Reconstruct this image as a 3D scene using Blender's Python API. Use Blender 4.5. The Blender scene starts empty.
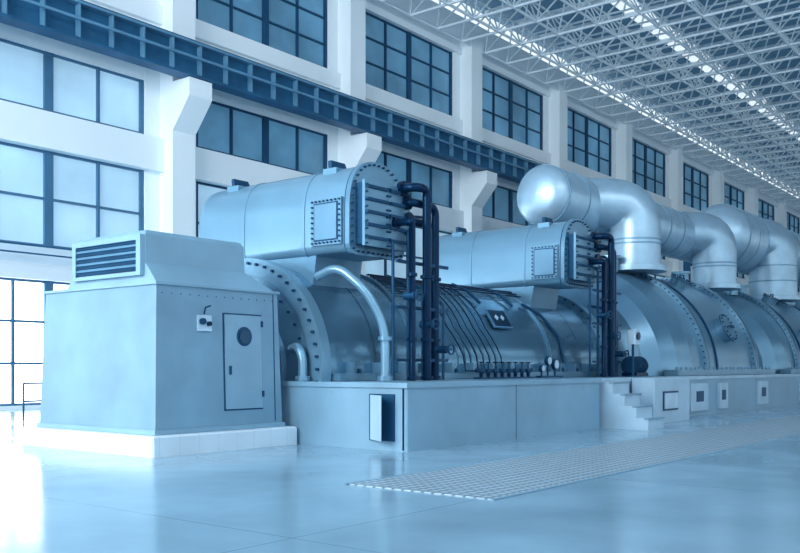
import bpy, math, random
from mathutils import Vector, Matrix
random.seed(4)
sc=bpy.context.scene
try:
    sc.view_settings.view_transform='Standard'
except Exception: pass

# ---------------- materials ----------------
def mat(name,col,rough=.5,metal=0.,var=.12,scale=1.2,bump=0.,bscale=20.,emit=0.,spec=.5,coat=0.,stretch=None,tint=None,rvar=0.):
    m=bpy.data.materials.new(name); m.use_nodes=True
    nt=m.node_tree; b=nt.nodes['Principled BSDF']
    b.inputs['Roughness'].default_value=rough; b.inputs['Metallic'].default_value=metal
    b.inputs['Specular IOR Level'].default_value=spec
    b.inputs['Coat Weight'].default_value=coat
    if tint: b.inputs['Specular Tint'].default_value=(*tint,1)
    tc=nt.nodes.new('ShaderNodeTexCoord'); mp=nt.nodes.new('ShaderNodeMapping')
    nt.links.new(tc.outputs['Object'],mp.inputs[0])
    if stretch: mp.inputs['Scale'].default_value=stretch
    n=nt.nodes.new('ShaderNodeTexNoise'); n.inputs['Scale'].default_value=scale; n.inputs['Detail'].default_value=5; n.inputs['Roughness'].default_value=.5
    nt.links.new(mp.outputs[0],n.inputs['Vector'])
    r=nt.nodes.new('ShaderNodeValToRGB')
    r.color_ramp.elements[0].position=.3; r.color_ramp.elements[1].position=.7
    lo=[c*(1-var) for c in col]; hi=[min(1,c*(1+var)) for c in col]
    r.color_ramp.elements[0].color=(*lo,1); r.color_ramp.elements[1].color=(*hi,1)
    nt.links.new(n.outputs['Fac'],r.inputs[0]); nt.links.new(r.outputs[0],b.inputs['Base Color'])
    if rvar>0:
        mr=nt.nodes.new('ShaderNodeMapRange'); mr.inputs[1].default_value=.3; mr.inputs[2].default_value=.7
        mr.inputs[3].default_value=rough-rvar; mr.inputs[4].default_value=rough+rvar
        nt.links.new(n.outputs['Fac'],mr.inputs[0]); nt.links.new(mr.outputs[0],b.inputs['Roughness'])
    if emit>0:
        nt.links.new(r.outputs[0],b.inputs['Emission Color']); b.inputs['Emission Strength'].default_value=emit
    if bump>0:
        n2=nt.nodes.new('ShaderNodeTexNoise'); n2.inputs['Scale'].default_value=bscale
        nt.links.new(mp.outputs[0],n2.inputs['Vector'])
        bp=nt.nodes.new('ShaderNodeBump'); bp.inputs['Strength'].default_value=bump; bp.inputs['Distance'].default_value=.02
        nt.links.new(n2.outputs['Fac'],bp.inputs['Height']); nt.links.new(bp.outputs[0],b.inputs['Normal'])
    return m
BT=(.30,.62,1.)
WHITE=mat('white_concrete',(.84,.92,.96),.7,var=.03,scale=.3)
WALL=mat('wall_plaster',(.66,.80,.89),.8,var=.05,scale=.3)
DGIRD=mat('girder_paint',(.02,.10,.20),.5,var=.2,tint=BT)
LGIRD=mat('girder_rail_paint',(.09,.24,.38),.5)
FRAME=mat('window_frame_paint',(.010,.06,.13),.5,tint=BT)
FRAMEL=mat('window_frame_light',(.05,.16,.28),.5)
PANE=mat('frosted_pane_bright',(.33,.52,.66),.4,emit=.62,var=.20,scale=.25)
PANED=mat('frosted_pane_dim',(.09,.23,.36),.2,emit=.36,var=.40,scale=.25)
PANEG=mat('daylit_pane',(.90,.96,1.),.4,emit=4.6,var=.04,scale=.25)
PANEF=mat('glow_pane_camera_side',(.80,.92,1.),.4,emit=1.9,var=.04,scale=.25)  # glowing panes behind the camera, added for streak reflections on the metal
PAINT=mat('machine_paint',(.145,.30,.42),.28,.45,var=.10,scale=.9,spec=.7)
PAINT2=mat('machine_paint_satin',(.135,.295,.42),.20,.65,var=.10,scale=.9,stretch=(.35,1,1))
COOLP=mat('cooler_casing_paint',(.19,.36,.485),.28,.45,var=.06,scale=.8)
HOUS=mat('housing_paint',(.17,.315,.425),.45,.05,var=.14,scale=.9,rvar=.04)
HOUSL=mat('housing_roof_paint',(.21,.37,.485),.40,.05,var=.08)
EDGE=mat('bolt_steel_dark',(.010,.055,.12),.45,.1,tint=BT)
BLACK=mat('dark_pipe_paint',(.002,.014,.040),.28,0,var=.2,spec=.5,tint=(.15,.38,.75))
GRIL=mat('louver_dark',(.015,.06,.12),.5,tint=BT)
CLAD=mat('pipe_cladding_aluminium',(.38,.55,.67),.38,.55,var=.10,scale=1.5,bump=.16,bscale=3)
SEAM=mat('cladding_seam',(.18,.34,.47),.45,.4)
LIGHTP=mat('light_pipe_paint',(.45,.62,.74),.35)
CONC=mat('platform_concrete',(.195,.355,.475),.40,var=.16,scale=.7,rvar=.05)
PLIN=mat('plinth_tile_white',(.64,.77,.85),.4,var=.05)
TRUSS=mat('truss_paint',(.80,.90,.96),.5,var=.03)
GLASS=mat('dark_glass',(.005,.03,.07),.1,tint=BT)
STEP=mat('step_concrete',(.38,.55,.67),.45)

def brick(m,sx,sy,mort,dark,coordrot=None):
    nt=m.node_tree; b=nt.nodes['Principled BSDF']
    src=b.inputs['Base Color'].links[0].from_socket
    tc=nt.nodes.new('ShaderNodeTexCoord'); mp=nt.nodes.new('ShaderNodeMapping')
    nt.links.new(tc.outputs['Object'],mp.inputs[0])
    if coordrot: mp.inputs['Rotation'].default_value=coordrot
    k=nt.nodes.new('ShaderNodeTexBrick'); k.offset=0
    k.inputs['Scale'].default_value=1; k.inputs['Brick Width'].default_value=sx; k.inputs['Row Height'].default_value=sy
    k.inputs['Mortar Size'].default_value=mort; k.inputs['Color1'].default_value=(1,1,1,1);k.inputs['Color2'].default_value=(.96,.96,.96,1)
    k.inputs['Mortar'].default_value=(dark,dark,dark,1)
    nt.links.new(mp.outputs[0],k.inputs['Vector'])
    mx=nt.nodes.new('ShaderNodeMixRGB'); mx.blend_type='MULTIPLY'; mx.inputs[0].default_value=1
    nt.links.new(src,mx.inputs[1]); nt.links.new(k.outputs['Color'],mx.inputs[2]); nt.links.new(mx.outputs[0],b.inputs['Base Color'])
    return m
FLOOR=mat('epoxy_floor',(.235,.395,.505),.18,var=.12,scale=.5,bump=.14,bscale=1.4,spec=.8,rvar=.05)
brick(FLOOR,6,6,.012,.7)
GRATE=mat('checker_plate',(.48,.64,.75),.35,.15,var=.08,scale=3)
brick(GRATE,.16,.16,.025,.3)
PLINB=brick(PLIN,.45,9,.006,.8)
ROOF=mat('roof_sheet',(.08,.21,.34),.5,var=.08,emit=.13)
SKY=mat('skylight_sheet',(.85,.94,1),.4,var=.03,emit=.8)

# ---------------- mesh builder ----------------
def V(*a): return Vector(a)
def basis(d):
    d=d.normalized(); a=V(0,0,1) if abs(d.z)<.9 else V(1,0,0)
    u=d.cross(a).normalized(); return u,d.cross(u).normalized()
class MB:
    def __init__(s): s.v=[];s.f=[];s.mi=[];s.sm=[];s.mats=[]
    def m(s,mt):
        if mt not in s.mats: s.mats.append(mt)
        return s.mats.index(mt)
    def add(s,vs,fs,mt,smooth=False):
        o=len(s.v); s.v+= [tuple(p) for p in vs]; k=s.m(mt)
        for f in fs: s.f.append([i+o for i in f]); s.mi.append(k); s.sm.append(smooth)
    def box(s,x0,x1,y0,y1,z0,z1,mt):
        vs=[(x,y,z) for z in(z0,z1) for y in(y0,y1) for x in(x0,x1)]
        s.add(vs,[(0,2,3,1),(4,5,7,6),(0,1,5,4),(2,6,7,3),(0,4,6,2),(1,3,7,5)],mt)
    def bbox(s,x0,x1,y0,y1,z0,z1,mt,c=.05):
        def ring(z,i): 
            a0,a1,b0,b1=x0+i,x1-i,y0+i,y1-i
            return [(a0+c,b0,z),(a1-c,b0,z),(a1,b0+c,z),(a1,b1-c,z),(a1-c,b1,z),(a0+c,b1,z),(a0,b1-c,z),(a0,b0+c,z)]
        s.loft([ring(z0,0),ring(z1-c,0),ring(z1,c)],mt,smooth=False)
    def loft(s,rings,mt,smooth=True,caps=True,closed=True):
        n=len(rings[0]); vs=[p for r in rings for p in r]; fs=[]
        for j in range(len(rings)-1):
            for i in range(n if closed else n-1):
                a=j*n+i; b=j*n+(i+1)%n; fs.append((a,b,b+n,a+n))
        s.add(vs,fs,mt,smooth)
        if caps:
            s.add(rings[0],[tuple(range(n))[::-1]],mt); s.add(rings[-1],[tuple(range(n))],mt)
    def circ(s,c,u,v,r,n): return [c+u*(r*math.cos(2*math.pi*i/n))+v*(r*math.sin(2*math.pi*i/n)) for i in range(n)]
    def cyl(s,p0,p1,r0,mt,r1=None,n=20,caps=True,smooth=True):
        p0=V(*p0);p1=V(*p1); u,v=basis(p1-p0); r1=r0 if r1 is None else r1
        s.loft([s.circ(p0,u,v,r0,n),s.circ(p1,u,v,r1,n)],mt,smooth,caps)
    def rev(s,prof,c,axis,mt,n=64,a0=0,a1=2*math.pi,caps=False):
        ax=V(*axis).normalized(); 
        if abs(ax.z)<.9: v=V(0,0,1); u=v.cross(ax).normalized()
        else: u=V(1,0,0); v=V(0,1,0)
        full=abs(a1-a0-2*math.pi)<1e-6; k=n if full else n+1
        c=V(*c)
        for (t0,r0),(t1,r1) in zip(prof[:-1],prof[1:]):
            rs=[]
            for t,r in((t0,r0),(t1,r1)):
                rs.append([c+ax*t+u*(r*math.cos(a0+(a1-a0)*i/n))+v*(r*math.sin(a0+(a1-a0)*i/n)) for i in range(k)])
            s.loft(rs,mt,True,False,closed=full)
    def tube(s,pts,r,mt,n=12,fil=0.,caps=True,k=6):
        P=[V(*p) for p in pts]
        if fil>0 and len(P)>2:
            Q=[P[0]]
            for a,b,c in zip(P[:-2],P[1:-1],P[2:]):
                d1=(a-b);d2=(c-b); f=min(fil,d1.length*.49,d2.length*.49)
                s0=b+d1.normalized()*f; s1=b+d2.normalized()*f
                for i in range(k+1):
                    t=i/k; Q.append(s0*(1-t)**2+b*2*t*(1-t)+s1*t*t)
            Q.append(P[-1]); P=Q
        rings=[]; u=None
        for i,p in enumerate(P):
            d=(P[min(i+1,len(P)-1)]-P[max(i-1,0)]).normalized()
            if u is None: u,_=basis(d)
            u=(u-d*u.dot(d)).normalized(); v=d.cross(u)
            rings.append(s.circ(p,u,v,r,n))
        s.loft(rings,mt,True,caps)
    def bolts(s,c,axis,R,n,br,h,mt,a0=0,a1=2*math.pi):
        ax=V(*axis).normalized(); c=V(*c)
        if abs(ax.z)<.9: v=V(0,0,1); u=v.cross(ax).normalized()
        else: u=V(1,0,0); v=V(0,1,0)
        for i in range(n):
            a=a0+(a1-a0)*i/n; p=c+u*(R*math.cos(a))+v*(R*math.sin(a))
            s.cyl(p,p+ax*h,br,mt,n=6,smooth=False)
    def obj(s,name,parent=None):
        me=bpy.data.meshes.new(name); me.from_pydata(s.v,[],s.f)
        for m_ in s.mats: me.materials.append(m_)
        me.polygons.foreach_set('material_index',s.mi); me.polygons.foreach_set('use_smooth',s.sm)
        me.update()
        o=bpy.data.objects.new(name,me); bpy.context.collection.objects.link(o)
        if parent: o.parent=parent
        return o

# ---------------- building shell ----------------
W=32.0; BAY=11.36; C0=24.6; YN=-16.0
b=MB(); b.box(-40,150,YN-.5,W+.4,-.2,0,FLOOR); b.obj('floor')
bays=list(range(-4,11)); X0=C0+BAY*bays[0]; X1=C0+BAY*(bays[-1]+1)
b=MB()
levels=[(4.9,6.2),(9.9,11.4),(13.7,17.0),(21.1,23.6)]
for z0,z1 in levels: b.box(X0,X1,W,W+.4,z0,z1,WALL if z0<5 else WHITE)
b.box(X0,X1,W,W+.4,0,.15,WHITE)
b.box(X0,X1,W-.35,W,9.9,11.3,WHITE)
b.box(X0,X1,W-.25,W,16.2,17.0,WHITE)
b.box(X0,X1,W-.2,W,21.1,21.5,WHITE)
b.box(X0,X1,W-.2,W,4.9,5.5,WHITE)
for k in bays+[bays[-1]+1]:
    x=C0+BAY*k
    b.box(x-1.35,x+1.35,W-.02,W+.39,0,22,WHITE)
    b.box(x-.6,x+.6,W-.9,W-.01,0,22,WHITE)
    prof=[(W-.9,11.6),(W-1.5,12.3),(W-2.0,12.9),(W-2.0,13.65),(W-.9,13.65)]
    b.loft([[(x-.6,y,z) for y,z in prof],[(x+.6,y,z) for y,z in prof]],WHITE,False)
b.obj('wall_back')
b=MB(); b.box(X1,X1+.4,YN,W+.4,0,25.4,WALL); b.obj('wall_right')
b=MB()
for z0,z1 in ((0,1.2),(8.5,11.5),(16.5,25.)): b.box(X0,X1,YN-.4,YN,z0,z1,LGIRD)
for k in bays+[bays[-1]+1]:
    x=C0+BAY*k; b.box(x-1.0,x+1.0,YN-.4,YN+.6,0,24.5,LGIRD)
b.obj('wall_front')  # unseen near wall, built with its windows to give contrast reflections

n=0
def window(x0,x1,z0,z1,nv,nh,pane,t=.09,fr=None,side=1):
    global n; n+=1; fr=fr or FRAME
    b=MB()
    Y=(lambda a:W+a) if side>0 else (lambda a:YN-a)
    def bx(x0,x1,ya,yb,z0,z1,m):
        a,c=sorted((Y(ya),Y(yb))); b.box(x0,x1,a,c,z0,z1,m)
    bx(x0,x1,.18,.22,z0,z1,pane)
    bx(x0,x1,.08,.18,z0,z0+t,fr); bx(x0,x1,.08,.18,z1-t,z1,fr)
    for i in range(nv+1):
        x=x0+(x1-x0)*i/nv; tt=t*2.0 if i in(0,nv) or i==nv//2 else t*.6
        bx(max(x0,x-tt),min(x1,x+tt),.05,.175,z0+.001,z1-.001,fr)
    for j in range(1,nh):
        z=z0+(z1-z0)*j/nh; bx(x0,x1,.07,.17,z-t*.5,z+t*.5,fr)
    b.obj('window_%d'%n)
for k in bays:
    x0=C0+BAY*k+1.35; x1=x0+BAY-2.7
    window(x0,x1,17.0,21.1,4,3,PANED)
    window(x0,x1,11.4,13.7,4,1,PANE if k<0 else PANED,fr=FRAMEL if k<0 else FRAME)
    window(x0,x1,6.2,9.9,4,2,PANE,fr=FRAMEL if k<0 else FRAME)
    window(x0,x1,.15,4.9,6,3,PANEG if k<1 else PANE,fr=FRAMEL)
    window(C0+BAY*k+1,C0+BAY*(k+1)-1,1.2,8.5,4,3,PANEF,side=-1)
    window(C0+BAY*k+1,C0+BAY*(k+1)-1,11.5,16.5,4,2,PANEF,side=-1)

b=MB(); gy=W-1.75; XE=X1-.1
b.box(X0,XE,gy-.35,gy+.35,13.68,13.78,DGIRD); b.box(X0,XE,gy-.35,gy+.35,15.05,15.15,LGIRD)
b.box(X0,XE,gy-.03,gy+.03,13.78,15.05,DGIRD)
x=X0
while x<XE: b.box(x-.03,x+.03,gy-.3,gy+.3,13.78,15.05,LGIRD); x+=1.42
b.box(X0,XE,gy-.06,gy+.06,15.15,15.32,EDGE)
b.box(X0,XE,gy-.55,gy-.45,14.35,14.45,LGIRD)
b.obj('crane_girder')
b=MB()
for z in (5.75,6.05): b.tube([(X0,W-1.0,z),(X1-.1,W-1.0,z)],.035,DGIRD,n=6)
b.obj('wall_conduit')

# roof
b=MB()
zr=24.8
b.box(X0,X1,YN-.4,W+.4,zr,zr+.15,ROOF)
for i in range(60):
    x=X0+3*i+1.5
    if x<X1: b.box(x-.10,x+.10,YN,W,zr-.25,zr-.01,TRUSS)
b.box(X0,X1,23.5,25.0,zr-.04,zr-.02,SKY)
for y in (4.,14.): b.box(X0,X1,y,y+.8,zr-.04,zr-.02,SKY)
b.obj('ceiling')
b=MB(); s_=2.6; zb,zt=21.55,23.6
nx=int((X1-14)/s_); ny=13; y00=31.2-ny*s_
def nb(i,j): return V(12+i*s_,y00+j*s_,zb)
def ntp(i,j): return V(12+i*s_+s_/2,y00+j*s_+s_/2,zt)
for i in range(nx):
    for j in range(ny+1):
        a=nb(i,j)
        b.cyl(a,nb(i+1,j),.085,TRUSS,n=5,caps=False)
        if j<ny: b.cyl(a,nb(i,j+1),.085,TRUSS,n=5,caps=False)
        if j==ny: continue
        t=ntp(i,j)
        for q in (nb(i,j),nb(i+1,j),nb(i,j+1),nb(i+1,j+1)): b.cyl(t,q,.055,TRUSS,n=4,caps=False)
        if i<nx-1: b.cyl(t,ntp(i+1,j),.07,TRUSS,n=5,caps=False)
        if j<ny-1: b.cyl(t,ntp(i,j+1),.07,TRUSS,n=5,caps=False)
b.obj('roof_space_frame')

# ---------------- exciter housing + plinth ----------------
b=MB(); b.bbox(9.76,13.36,13.2,17.55,0,.37,PLINB,c=.03); b.obj('housing_plinth')
b=MB()
def rr(x0,x1,y0,y1,z): return [(x0,y0,z),(x1,y0,z),(x1,y1,z),(x0,y1,z)]
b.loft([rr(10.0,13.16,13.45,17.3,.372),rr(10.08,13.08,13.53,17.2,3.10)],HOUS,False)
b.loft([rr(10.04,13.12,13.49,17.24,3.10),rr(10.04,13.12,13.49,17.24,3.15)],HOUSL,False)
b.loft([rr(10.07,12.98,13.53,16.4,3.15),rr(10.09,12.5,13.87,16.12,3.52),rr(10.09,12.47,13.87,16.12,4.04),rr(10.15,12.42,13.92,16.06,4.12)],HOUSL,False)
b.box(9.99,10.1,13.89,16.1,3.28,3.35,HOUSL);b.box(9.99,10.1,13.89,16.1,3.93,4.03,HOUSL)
b.box(9.992,10.1,13.89,14.02,3.35,3.93,HOUSL);b.box(9.992,10.1,15.98,16.1,3.35,3.93,HOUSL)
b.box(10.03,10.085,14.02,15.98,3.35,3.93,GRIL)
for i in range(9):
    z=3.38+i*.062
    b.loft([[(10.0,14.02,z),(10.03,14.02,z+.05),(10.04,14.02,z+.05),(10.01,14.02,z)],[(10.0,15.98,z),(10.03,15.98,z+.05),(10.04,15.98,z+.05),(10.01,15.98,z)]],LGIRD if i%2 else EDGE,False)
b.loft([rr(9.96,13.2,13.41,17.34,.374),rr(9.96,13.2,13.41,17.34,.46)],HOUSL,False)
def yf(z): return 13.45+.08*(z-.37)/2.75
def fplate(x0,x1,z0,z1,t,mt):
    f=[(x0,yf(z0)-t,z0),(x1,yf(z0)-t,z0),(x1,yf(z1)-t,z1),(x0,yf(z1)-t,z1)]
    g=[(x0,yf(z0)+.02,z0),(x1,yf(z0)+.02,z0),(x1,yf(z1)+.02,z1),(x0,yf(z1)+.02,z1)]
    b.loft([g,f],mt,False)
fplate(11.61,12.62,.75,2.65,.012,EDGE); fplate(11.64,12.59,.78,2.62,.04,HOUSL)
b.cyl((12.12,yf(2.2)-.06,2.2),(12.12,yf(2.2),2.2),.19,EDGE,n=28); b.cyl((12.12,yf(2.2)-.075,2.2),(12.12,yf(2.2)-.05,2.2),.145,GLASS,n=28)
b.box(11.72,11.76,yf(1.6)-.08,yf(1.6),1.45,1.62,EDGE)
for z in (1.0,2.4): b.box(12.57,12.62,yf(z)-.06,yf(z),z,z+.12,EDGE)
fplate(10.98,11.30,2.28,2.58,.05,LIGHTP)
b.cyl((11.06,yf(2.45)-.12,2.46),(11.06,yf(2.45)-.05,2.46),.06,EDGE,n=18)
b.cyl((11.22,yf(2.45)-.11,2.42),(11.22,yf(2.45)-.05,2.42),.045,BLACK,n=18)
b.tube([(11.1,13.44,2.6),(11.1,13.40,2.72),(11.22,13.40,2.76)],.015,BLACK,n=6)
for i in range(14): 
    x=10.2+i*.21; b.cyl((x,yf(2.95)-.012,2.95),(x,yf(2.95),2.95),.010,EDGE,n=6)
fplate(12.95,12.97,.5,3.08,.008,EDGE)
b.obj('exciter_housing')

# ---------------- platform ----------------
b=MB()
b.bbox(13.42,21.6,10.4,20.4,0,1.295,CONC,c=.03)
b.box(13.38,21.64,10.36,10.5,1.2,1.3,CONC); b.box(13.38,13.5,10.5,20.4,1.2,1.3,CONC)
b.box(21.6,75,10.75,20.4,0,1.29,CONC); b.box(21.64,75,10.7,10.8,1.19,1.30,STEP)
b.box(17.394,17.406,10.393,10.41,0,1.2,EDGE)
b.box(13.39,13.43,10.68,11.3,.18,1.08,EDGE)
b.loft([[(13.38,11.25,.2),(13.38,11.25,1.06),(13.35,11.24,1.06),(13.35,11.24,.2)],[(13.1,10.75,.2),(13.1,10.75,1.06),(13.07,10.74,1.06),(13.07,10.74,.2)]],STEP,False)
b.box(13.40,13.43,10.46,10.49,.02,1.19,BLACK)
for x,w in ((28.8,1.6),(31.5,.9),(36,1.2),(42,1.5)): 
    b.box(x,x+w,10.66,10.76,.15,1.05,STEP); b.box(x+w*.3,x+w*.7,10.64,10.67,.45,.8,EDGE)
b.obj('machine_platform')
b=MB(); b.bbox(24.2,26.9,10.0,10.69,0,1.28,STEP,c=.03); b.box(24.8,25.9,9.97,10.01,.35,.9,EDGE); b.box(24.86,25.84,9.95,9.98,.4,.85,LIGHTP); b.obj('junction_cabinet')
b=MB()
for i in range(4):
    y=9.15+.32*i; b.box(21.75,22.75,y,10.68,.3*i,.3*(i+1),STEP); b.box(21.73,22.77,y-.03,y+.1,.3*(i+1)-.04,.3*(i+1)+.004,CONC)
b.obj('access_steps')

# ---------------- generator ----------------
AY=15.4; AZ=1.55; R=2.42
def rev_x(b,prof,mt,cz=AZ,n=96,cy=AY): b.rev(prof,(0,cy,cz),(1,0,0),mt,n=n)
b=MB()
rev_x(b,[(13.72,0),(13.72,1.2)],PAINT)
rev_x(b,[(13.62,1.2),(13.62,1.45),(13.75,1.47),(13.85,2.0),(13.85,2.12)],PAINT)
rev_x(b,[(13.72,1.2),(13.62,1.2)],EDGE)
rev_x(b,[(13.78,2.12),(13.78,2.5),(14.05,2.5),(14.05,R)],COOLP)
rev_x(b,[(13.85,2.12),(13.78,2.12)],EDGE)
b.bolts((13.78,AY,AZ),(-1,0,0),2.38,56,.035,.07,EDGE); b.bolts((13.62,AY,AZ),(-1,0,0),1.33,26,.035,.06,EDGE)
b.bolts((13.83,AY,AZ),(-1,0,0),1.92,36,.03,.05,EDGE)
rev_x(b,[(14.05,R),(27.2,R)],PAINT2)
rev_x(b,[(27.2,R),(27.2,2.6),(27.5,2.6),(27.5,1.6),(28.1,1.2),(28.1,0)],PAINT)
for x in (17.0,23.6): rev_x(b,[(x,R),(x,R+.05),(x+.12,R+.05),(x+.12,R)],PAINT)
for x in (15.6,19.2,25.6): rev_x(b,[(x,R+.004),(x+.03,R+.004)],EDGE)
b.bolts((27.2,AY,AZ),(-1,0,0),2.52,44,.035,.05,EDGE)
b.box(14.1,27.2,12.7,13.15,1.305,1.46,PAINT)
b.box(14.1,27.2,AY+2.2,AY+2.7,1.305,1.46,PAINT)
for i in range(14):
    x=14.6+i*.93; b.box(x-.04,x+.04,12.75,13.1,1.46,1.7,PAINT); b.cyl((x+.3,12.85,1.46),(x+.3,12.85,1.56),.05,EDGE,n=6)
b.obj('generator')

def arch(cx,z0,a,h,y,straight=.42,N=28):
    H=h*2; out=[]
    zs=z0+H*straight
    for i in range(N+1):
        t=math.pi*i/N; c,s=math.cos(t),math.sin(t)
        out.append(V(cx+a*abs(c)**.8*(1 if c>=0 else -1),y,zs+(H*(1-straight))*abs(s)**.8))
    rc=.22*a
    for i in range(5):
        t=math.pi/2*i/4; out.append(V(cx-a+rc-rc*math.cos(t),y,z0+rc-rc*math.sin(t)))
    for i in range(5):
        t=math.pi/2*i/4; out.append(V(cx+a-rc+rc*math.sin(t),y,z0+rc-rc*math.cos(t)))
    return out
def resamp(P,N):
    L=[0]
    for i in range(len(P)): L.append(L[-1]+(P[(i+1)%len(P)]-P[i]).length)
    out=[];j=0
    for k in range(N):
        t=L[-1]*k/N
        while L[j+1]<t: j+=1
        f=(t-L[j])/max(1e-6,L[j+1]-L[j]); out.append(P[j]*(1-f)+P[(j+1)%len(P)]*f)
    return out
def cooler(x0,x1,name,y0=12.62,y1=17.6,z0=4.05,z1=6.02):
    cx=(x0+x1)/2;a=(x1-x0)/2;cz=(z0+z1)/2;h=(z1-z0)/2
    b=MB()
    b.loft([rr(x0+.15,x1-.1,13.9,16.9,3.2),rr(x0+.15,x1-.1,13.7,17.1,4.4)],PAINT,False)
    S=lambda k,y: arch(cx,cz-h*k,a*k,h*k,y)
    b.loft([S(.80,y1+.10),S(.93,y1+.05),S(.985,y1-.05),S(1,y1-.2),S(1,y0+.1)],COOLP)
    for y in (y0+1.35,y0+3.3): b.loft([S(1.0,y),S(1.015,y+.001),S(1.015,y+.07),S(1.0,y+.071)],COOLP,False,False)
    b.loft([S(1.05,y0+.12),S(1.05,y0)],PAINT,False)
    b.loft([S(1.035,y0+.16),S(1.035,y0+.12)],EDGE,False)
    for p in resamp(arch(cx,cz-h*.98,a*.98,h*.98,y0),40): b.cyl(p,(p.x,p.y-.05,p.z),.026,EDGE,n=6,smooth=False)
    for xa,xb_ in ((x0+.16,cx-.04),(cx+.04,x1-.16)):
        b.box(xa,xb_,y0-.22,y0,z0+.16,z1-.5,EDGE)
        b.box(xa-.04,xb_+.04,y0-.29,y0-.22,z0+.12,z1-.46,PAINT)
        for zz in range(5):
            z=z0+.3+zz*.27; b.box(xa,xb_,y0-.35,y0-.29,z-.03,z+.03,EDGE)
        for zz in range(9):
            z=z0+.17+zz*.155
            for q in (xa,xb_): b.cyl((q,y0-.29,z),(q,y0-.34,z),.024,EDGE,n=6)
    xs=x0
    b.box(xs-.06,xs+.2,y0+.22,y0+1.1,z0+.18,z0+1.18,PAINT)
    b.box(xs-.072,xs-.055,y0+.31,y0+1.01,z0+.27,z0+1.09,EDGE); b.box(xs-.085,xs-.06,y0+.34,y0+.98,z0+.30,z0+1.06,PAINT)
    for i in range(9):
        z=z0+.23+i*.1125
        for yy in (y0+.265,y0+1.055): b.cyl((xs-.06,yy,z),(xs-.1,yy,z),.022,EDGE,n=6)
    for i in range(1,7):
        yy=y0+.265+i*.113
        for z in (z0+.23,z0+1.13): b.cyl((xs-.06,yy,z),(xs-.1,yy,z),.022,EDGE,n=6)
    for yy in (y0+.9,y1-.9):
        xx=x0+.62
        b.loft([[(xx-.26,yy-.05,z1-.3),(xx+.3,yy-.05,z1-.1),(xx+.15,yy-.05,z1+.13),(xx-.3,yy-.05,z1+.13)],[(xx-.26,yy+.05,z1-.3),(xx+.3,yy+.05,z1-.1),(xx+.15,yy+.05,z1+.13),(xx-.3,yy+.05,z1+.13)]],EDGE,False)
        b.box(xx-.3,xx+.35,yy-.2,yy+.2,z1-.3,z1-.04,PAINT)
    b.obj(name)
cooler(14.35,16.15,'generator_cooler')
cooler(23.9,25.75,'generator_cooler')

def flange(b,p,ax,r,mt,t=.05):
    p=V(*p);ax=V(*ax).normalized(); b.cyl(p-ax*t,p+ax*t,r,mt,n=16)
def water_pipes(ox,name):
    b=MB()
    for (xs,zs,xv,yv,rr_) in ((15.75,5.55,16.15,12.0,.10),(15.9,5.25,16.75,12.2,.09),(15.5,4.75,15.55,11.95,.075),(15.95,4.9,17.0,12.5,.09)):
        b.tube([(xs+ox,12.36,zs),(xs+ox,yv-.05,zs),(xv+ox,yv-.05,zs),(xv+ox,yv-.05,1.3)],rr_,BLACK,n=14,fil=.22)
        flange(b,(xs+ox,12.31,zs),(0,1,0),rr_*1.7,BLACK)
        for z in (1.36,2.2,3.6): flange(b,(xv+ox,yv-.05,z),(0,0,1),rr_*1.5,BLACK,.035)
    for dx,zt_,rr_ in ((15.32,4.35,.035),(15.86,4.6,.04),(16.42,3.4,.045),(16.55,5.0,.035),(17.2,3.1,.035)):
        b.tube([(dx+ox,12.25,1.3),(dx+ox,12.25,zt_),(dx+ox+.12,12.9,zt_+.12)],rr_,EDGE,n=8,fil=.15)
    for z in (1.75,2.9,3.9): b.box(15.3+ox,17.2+ox,12.1,12.16,z-.035,z+.035,EDGE)
    for xx,zz in ((16.15,2.55),(15.55,3.15),(16.75,2.0)):
        b.cyl((xx+ox,11.8,zz),(xx+ox,12.1,zz),.09,EDGE); b.rev([(0,.10),(.03,.10),(.03,.13),(0,.13),(0,.10)],(xx+ox,11.72,zz),(0,-1,0),EDGE,n=20)
        b.cyl((xx+ox,11.70,zz),(xx+ox,11.8,zz),.02,EDGE,n=6); b.box(xx+ox-.11,xx+ox+.11,11.70,11.72,zz-.012,zz+.012,EDGE)
    b.obj(name)
water_pipes(0,'cooling_water_pipes'); water_pipes(9.45,'cooling_water_pipes')

b=MB()
b.tube([(14.25,13.5,3.55),(14.3,12.95,3.75),(14.5,12.3,3.2),(14.75,12.1,2.6),(14.8,12.05,2.2),(14.8,12.05,1.3)],.095,COOLP,n=16,fil=.5)
flange(b,(14.8,12.05,1.36),(0,0,1),.17,PAINT); flange(b,(14.8,12.05,2.2),(0,0,1),.15,PAINT,.04)
b.obj('vent_pipe')
b=MB()
b.tube([(13.72,13.75,2.0),(13.6,13.45,2.05),(13.6,13.3,1.8),(13.6,13.3,1.3)],.09,COOLP,n=16,fil=.2); flange(b,(13.6,13.3,1.36),(0,0,1),.15,PAINT)
b.obj('drain_pipe')

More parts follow.
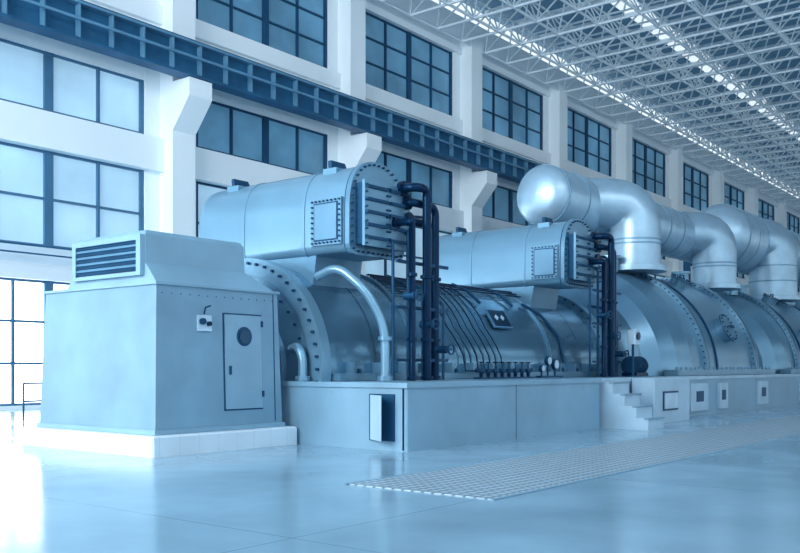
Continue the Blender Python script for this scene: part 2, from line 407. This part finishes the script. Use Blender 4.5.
def surf(x,th,off=.04):
    a=math.radians(th); return V(x,AY-(R+off)*math.cos(a),AZ+(R+off)*math.sin(a))
b=MB()
for i in range(7):
    th=50+i*3.2; xx=18.6+i*.30
    pts=[surf(17.1,th,.08),surf(xx,th,.08)]
    t=th-5
    while t>26: pts.append(surf(xx,t,.08)); t-=5
    for q in range(4): pts.append(surf(xx+.14*q,26-6*q,.08))
    pts.append(V(xx+.42,12.85,1.5)); pts.append(V(xx+.42,12.5,1.5))
    b.tube(pts,.020,EDGE if i%2 else BLACK,n=6)
for i in range(3):
    th=60+i*4; b.tube([surf(17.1,th,.1),surf(23.9,th,.1)],.028,BLACK,n=6)
b.tube([surf(23.4,50,.08),surf(24.0,40,.08),surf(24.4,22,.08),surf(24.4,4,.08)],.05,EDGE,n=8,fil=.2)
for x in (18.0,20.9,22.6):
    b.tube([surf(x,46,.1),surf(x,58,.13),surf(x,71,.1)],.045,EDGE,n=6)
b.obj('impulse_lines')
b=MB()
c=surf(21.3,33,.10); u=V(1,0,0); v=(surf(21.3,38,.1)-surf(21.3,28,.1)).normalized(); nrm=u.cross(v).normalized()
def plate(b,c,w,h,t,mt,rot=0.):
    uu=u*math.cos(rot)+v*math.sin(rot); vv=-u*math.sin(rot)+v*math.cos(rot)
    q=[c-uu*w-vv*h,c+uu*w-vv*h,c+uu*w+vv*h,c-uu*w+vv*h]
    b.loft([[p-nrm*t for p in q],[p+nrm*t for p in q]],mt,False)
plate(b,c,.46,.30,.03,LGIRD,.0); plate(b,c,.42,.26,.04,BLACK,.0)
for i in range(2): plate(b,c+u*(-.16+.3*i)+v*.02,.08,.06,.05,LIGHTP,.6)
b.obj('rating_plate')
def gauge(b,x,y,z0,h,r=.13):
    b.tube([(x,y,z0),(x,y,z0+h)],.03,EDGE,n=6); b.cyl((x,y+.04,z0+h+r),(x,y-.06,z0+h+r),r,EDGE,n=20); b.cyl((x,y-.065,z0+h+r),(x,y-.07,z0+h+r),r*.8,LIGHTP,n=20)
b=MB()
for i in range(8):
    x=18.9+i*.33; y=12.3
    b.cyl((x,y,1.3),(x,y,1.55),.05,BLACK,n=8); b.cyl((x-.1,y,1.5),(x+.1,y,1.5),.055,EDGE,n=8)
    b.cyl((x,y,1.55),(x,y,1.72),.02,EDGE,n=6); b.rev([(0,.05),(.03,.09),(.03,.07),(0,.05)],(x,y,1.7),(0,0,1),BLACK,n=12)
b.box(18.7,21.5,12.2,12.4,1.302,1.34,EDGE)
b.obj('valve_manifold')
b=MB(); gauge(b,22.1,12.2,1.34,.3); gauge(b,22.5,12.2,1.34,.18,.15); gauge(b,21.75,12.2,1.34,.12,.10); b.box(21.6,22.8,12.1,12.3,1.302,1.36,EDGE); b.obj('pressure_gauges')

b=MB()
b.cyl((26.8,11.9,1.64),(27.7,11.9,1.64),.24,EDGE,n=20); b.cyl((27.7,11.9,1.64),(27.85,11.9,1.64),.2,BLACK)
b.box(26.8,27.7,11.65,12.15,1.302,1.42,BLACK)
for i in range(8): b.rev([(26.85+i*.1,.24),(26.85+i*.1,.30),(26.88+i*.1,.30),(26.88+i*.1,.24)],(0,11.9,1.64),(1,0,0),EDGE,n=20)
b.obj('pump_motor')
b=MB(); b.cyl((26.4,11.6,1.302),(26.4,11.6,2.35),.04,EDGE,n=8); b.bbox(26.2,26.6,11.45,11.7,2.3,2.75,LIGHTP,c=.03)
b.cyl((26.4,11.44,2.55),(26.4,11.40,2.55),.12,BLACK,n=18); b.cyl((26.4,11.6,1.302),(26.4,11.6,1.34),.15,EDGE); b.obj('instrument_stand')

# ---------------- turbines ----------------
LZ=1.3
def turbine(xa,xb,xc,name,R1=4.0):
    b=MB(); H=math.pi
    rv=lambda prof,mt,a0=0,a1=H: b.rev(prof,(0,AY,LZ),(1,0,0),mt,n=64,a0=a0,a1=a1)
    rv([(xa,0),(xa,R1*.45),(xa+.3,R1*.5),(xa+.5,R1*.78),(xa+.9,R1*.9),(xa+1.6,R1*.97),(xa+2.6,R1),(xb,R1)],PAINT)
    for x in (xb,xc):
        rv([(x-.18,R1),(x-.18,R1+.16),(x+.18,R1+.16),(x+.18,R1)],PAINT)
        rv([(x-.02,R1+.17),(x+.02,R1+.17)],EDGE)
        b.bolts((x-.18,AY,LZ),(-1,0,0),R1+.08,60,.03,.05,EDGE,0,H)
    rv([(xb,R1),(xc,R1)],PAINT)
    rv([(xc,R1),(xc+1,R1*.97),(xc+2,R1*.85),(xc+2.5,R1*.5),(xc+2.7,0)],PAINT)
    for x in (xb+1.2,): rv([(x-.05,R1),(x-.05,R1+.06),(x+.05,R1+.06),(x+.05,R1)],EDGE)
    b.box(xa+.6,xc+2,AY-R1-.28,AY-R1+.2,LZ+.005,LZ+.2,PAINT)
    k=int((xc+1.4-xa)/.45)
    for i in range(k): b.cyl((xa+.8+i*.45,AY-R1-.15,LZ+.2),(xa+.8+i*.45,AY-R1-.15,LZ+.30),.05,PAINT,n=6)
    for xm,th in (((xb+xc)/2,25),((xb+xc)/2,62)):
        a=math.radians(th); d=V(0,-math.cos(a),math.sin(a)); p=V(xm,AY,LZ)+d*(R1-.05)
        rad=.52 if th<60 else .35
        b.cyl(p,p+d*.28,rad,PAINT,n=32); b.cyl(p+d*.28,p+d*.36,rad*1.12,PAINT,n=32); b.cyl(p+d*.31,p+d*.33,rad*1.14,EDGE,n=32)
        uu,vv=basis(d)
        for i in range(16):
            q=p+d*.36+(uu*math.cos(i*.3927)+vv*math.sin(i*.3927))*rad; b.cyl(q,q+d*.05,.03,EDGE,n=6)
        b.tube([p+d*.36-uu*.2,p+d*.5-uu*.2,p+d*.5+uu*.2,p+d*.36+uu*.2],.025,EDGE,n=6,fil=.05)
    for x in (xa+2.0,xb+.8,xc-.6):
        b.cyl((x,AY-1.2,LZ+R1*.93),(x,AY-1.2,LZ+R1+.25),.3,PAINT,n=20); b.cyl((x,AY-1.2,LZ+R1+.2),(x,AY-1.2,LZ+R1+.3),.4,PAINT,n=20)
    b.obj(name)
turbine(28.3,32.2,37.8,'turbine_casing')
turbine(41.6,44.2,50.0,'turbine_casing')
turbine(54.0,57.,63.0,'turbine_casing')

def bigpipe(x0,x1,y,z,r,drops,name,zb=5.2):
    b=MB()
    cap=[(x0-r*.5,0.01),(x0-r*.48,r*.3),(x0-r*.42,r*.58),(x0-r*.3,r*.82),(x0-r*.12,r*.96),(x0,r)]
    b.loft([[V(t,y+q*math.cos(2*math.pi*i/40),z+q*math.sin(2*math.pi*i/40)) for i in range(40)] for t,q in cap+[(x1,r)]+[(x1+r*.15,r*.97),(x1+r*.4,r*.82),(x1+r*.6,r*.58),(x1+r*.72,r*.3),(x1+r*.75,.01)]],CLAD)
    x=x0
    while x<=x1:
        b.rev([(x-.035,r),(x-.035,r+.02),(x+.035,r+.02),(x+.035,r)],(0,y,z),(1,0,0),SEAM,n=40); x+=1.5
    for xd,yd,rd in drops:
        b.tube([(xd-1.2,y-.2,z+.1),(xd,yd-.5,z+.05),(xd,yd-.5,zb)],rd,CLAD,n=32,fil=1.3,k=6)
        for zz in (zb+.1,zb+.9,z-1.3): b.cyl((xd,yd-.5,zz-.03),(xd,yd-.5,zz+.03),rd+.02,SEAM,n=32)
        b.cyl((xd,yd-.5,zb-.1),(xd,yd-.5,zb+.1),rd+.2,CLAD,n=32)
    b.obj(name)
bigpipe(27.6,42.8,15.4,7.55,1.03,[(31.6,14.3,.92),(41.0,14.6,.95)],'crossover_pipe')
bigpipe(45.5,64,15.4,8.2,1.55,[(50.0,14.6,1.2)],'crossover_pipe')
bigpipe(41,70,22.5,10.6,.9,[],'steam_pipe')
b=MB()
for x in (44,52,60,68): b.box(x-.15,x+.15,22.3,22.7,0,9.5,DGIRD); b.box(x-.5,x+.5,21.9,23.1,9.5,9.65,DGIRD)
b.obj('pipe_support_columns')

b=MB(); b.box(9.2,90,5.83,8.12,.002,.012,GRATE)
for y in (5.78,8.12): b.box(9.15,90,y,y+.05,.002,.018,CONC)
b.obj('floor_cover_plates')

b=MB()
for i in range(6):
    x=14.5+i*1.3; b.cyl((x,26,0),(x,26,1.1),.03,DGIRD,n=8)
for z in (.55,1.1): b.tube([(14.5,26,z),(21,26,z)],.03,DGIRD,n=8)
b.obj('guard_railing')

# ---------------- light ----------------
w=bpy.data.worlds.new('World'); sc.world=w; w.use_nodes=True
w.node_tree.nodes['Background'].inputs[0].default_value=(.78,.91,1,1); w.node_tree.nodes['Background'].inputs[1].default_value=1.2
def area(name,loc,target,size,sy,power,col=(.90,.96,1)):
    l=bpy.data.lights.new(name,'AREA'); l.shape='RECTANGLE'; l.size=size; l.size_y=sy; l.energy=power; l.color=col
    o=bpy.data.objects.new(name,l); bpy.context.collection.objects.link(o); o.location=loc
    o.rotation_euler=(Vector(target)-Vector(loc)).to_track_quat('-Z','Y').to_euler(); return o
area('fill_hall_side',(15,-11,20.5),(35,24,11),40,4,3600)  # added fill light hung inside the hall, no real opening there
area('fill_hall_end',(-14,18,13),(25,24,7),18,14,11500)  # added area light, brightens end-facing sides and grazes the walls
# ---------------- camera ----------------
cam=bpy.data.cameras.new('Camera'); co=bpy.data.objects.new('Camera',cam); bpy.context.collection.objects.link(co)
co.location=(0,0,1.6); co.rotation_euler=(math.pi/2,0,-math.radians(51.8)); cam.lens=40.6; cam.sensor_width=36
cam.shift_y=.113; cam.clip_end=400
sc.camera=co
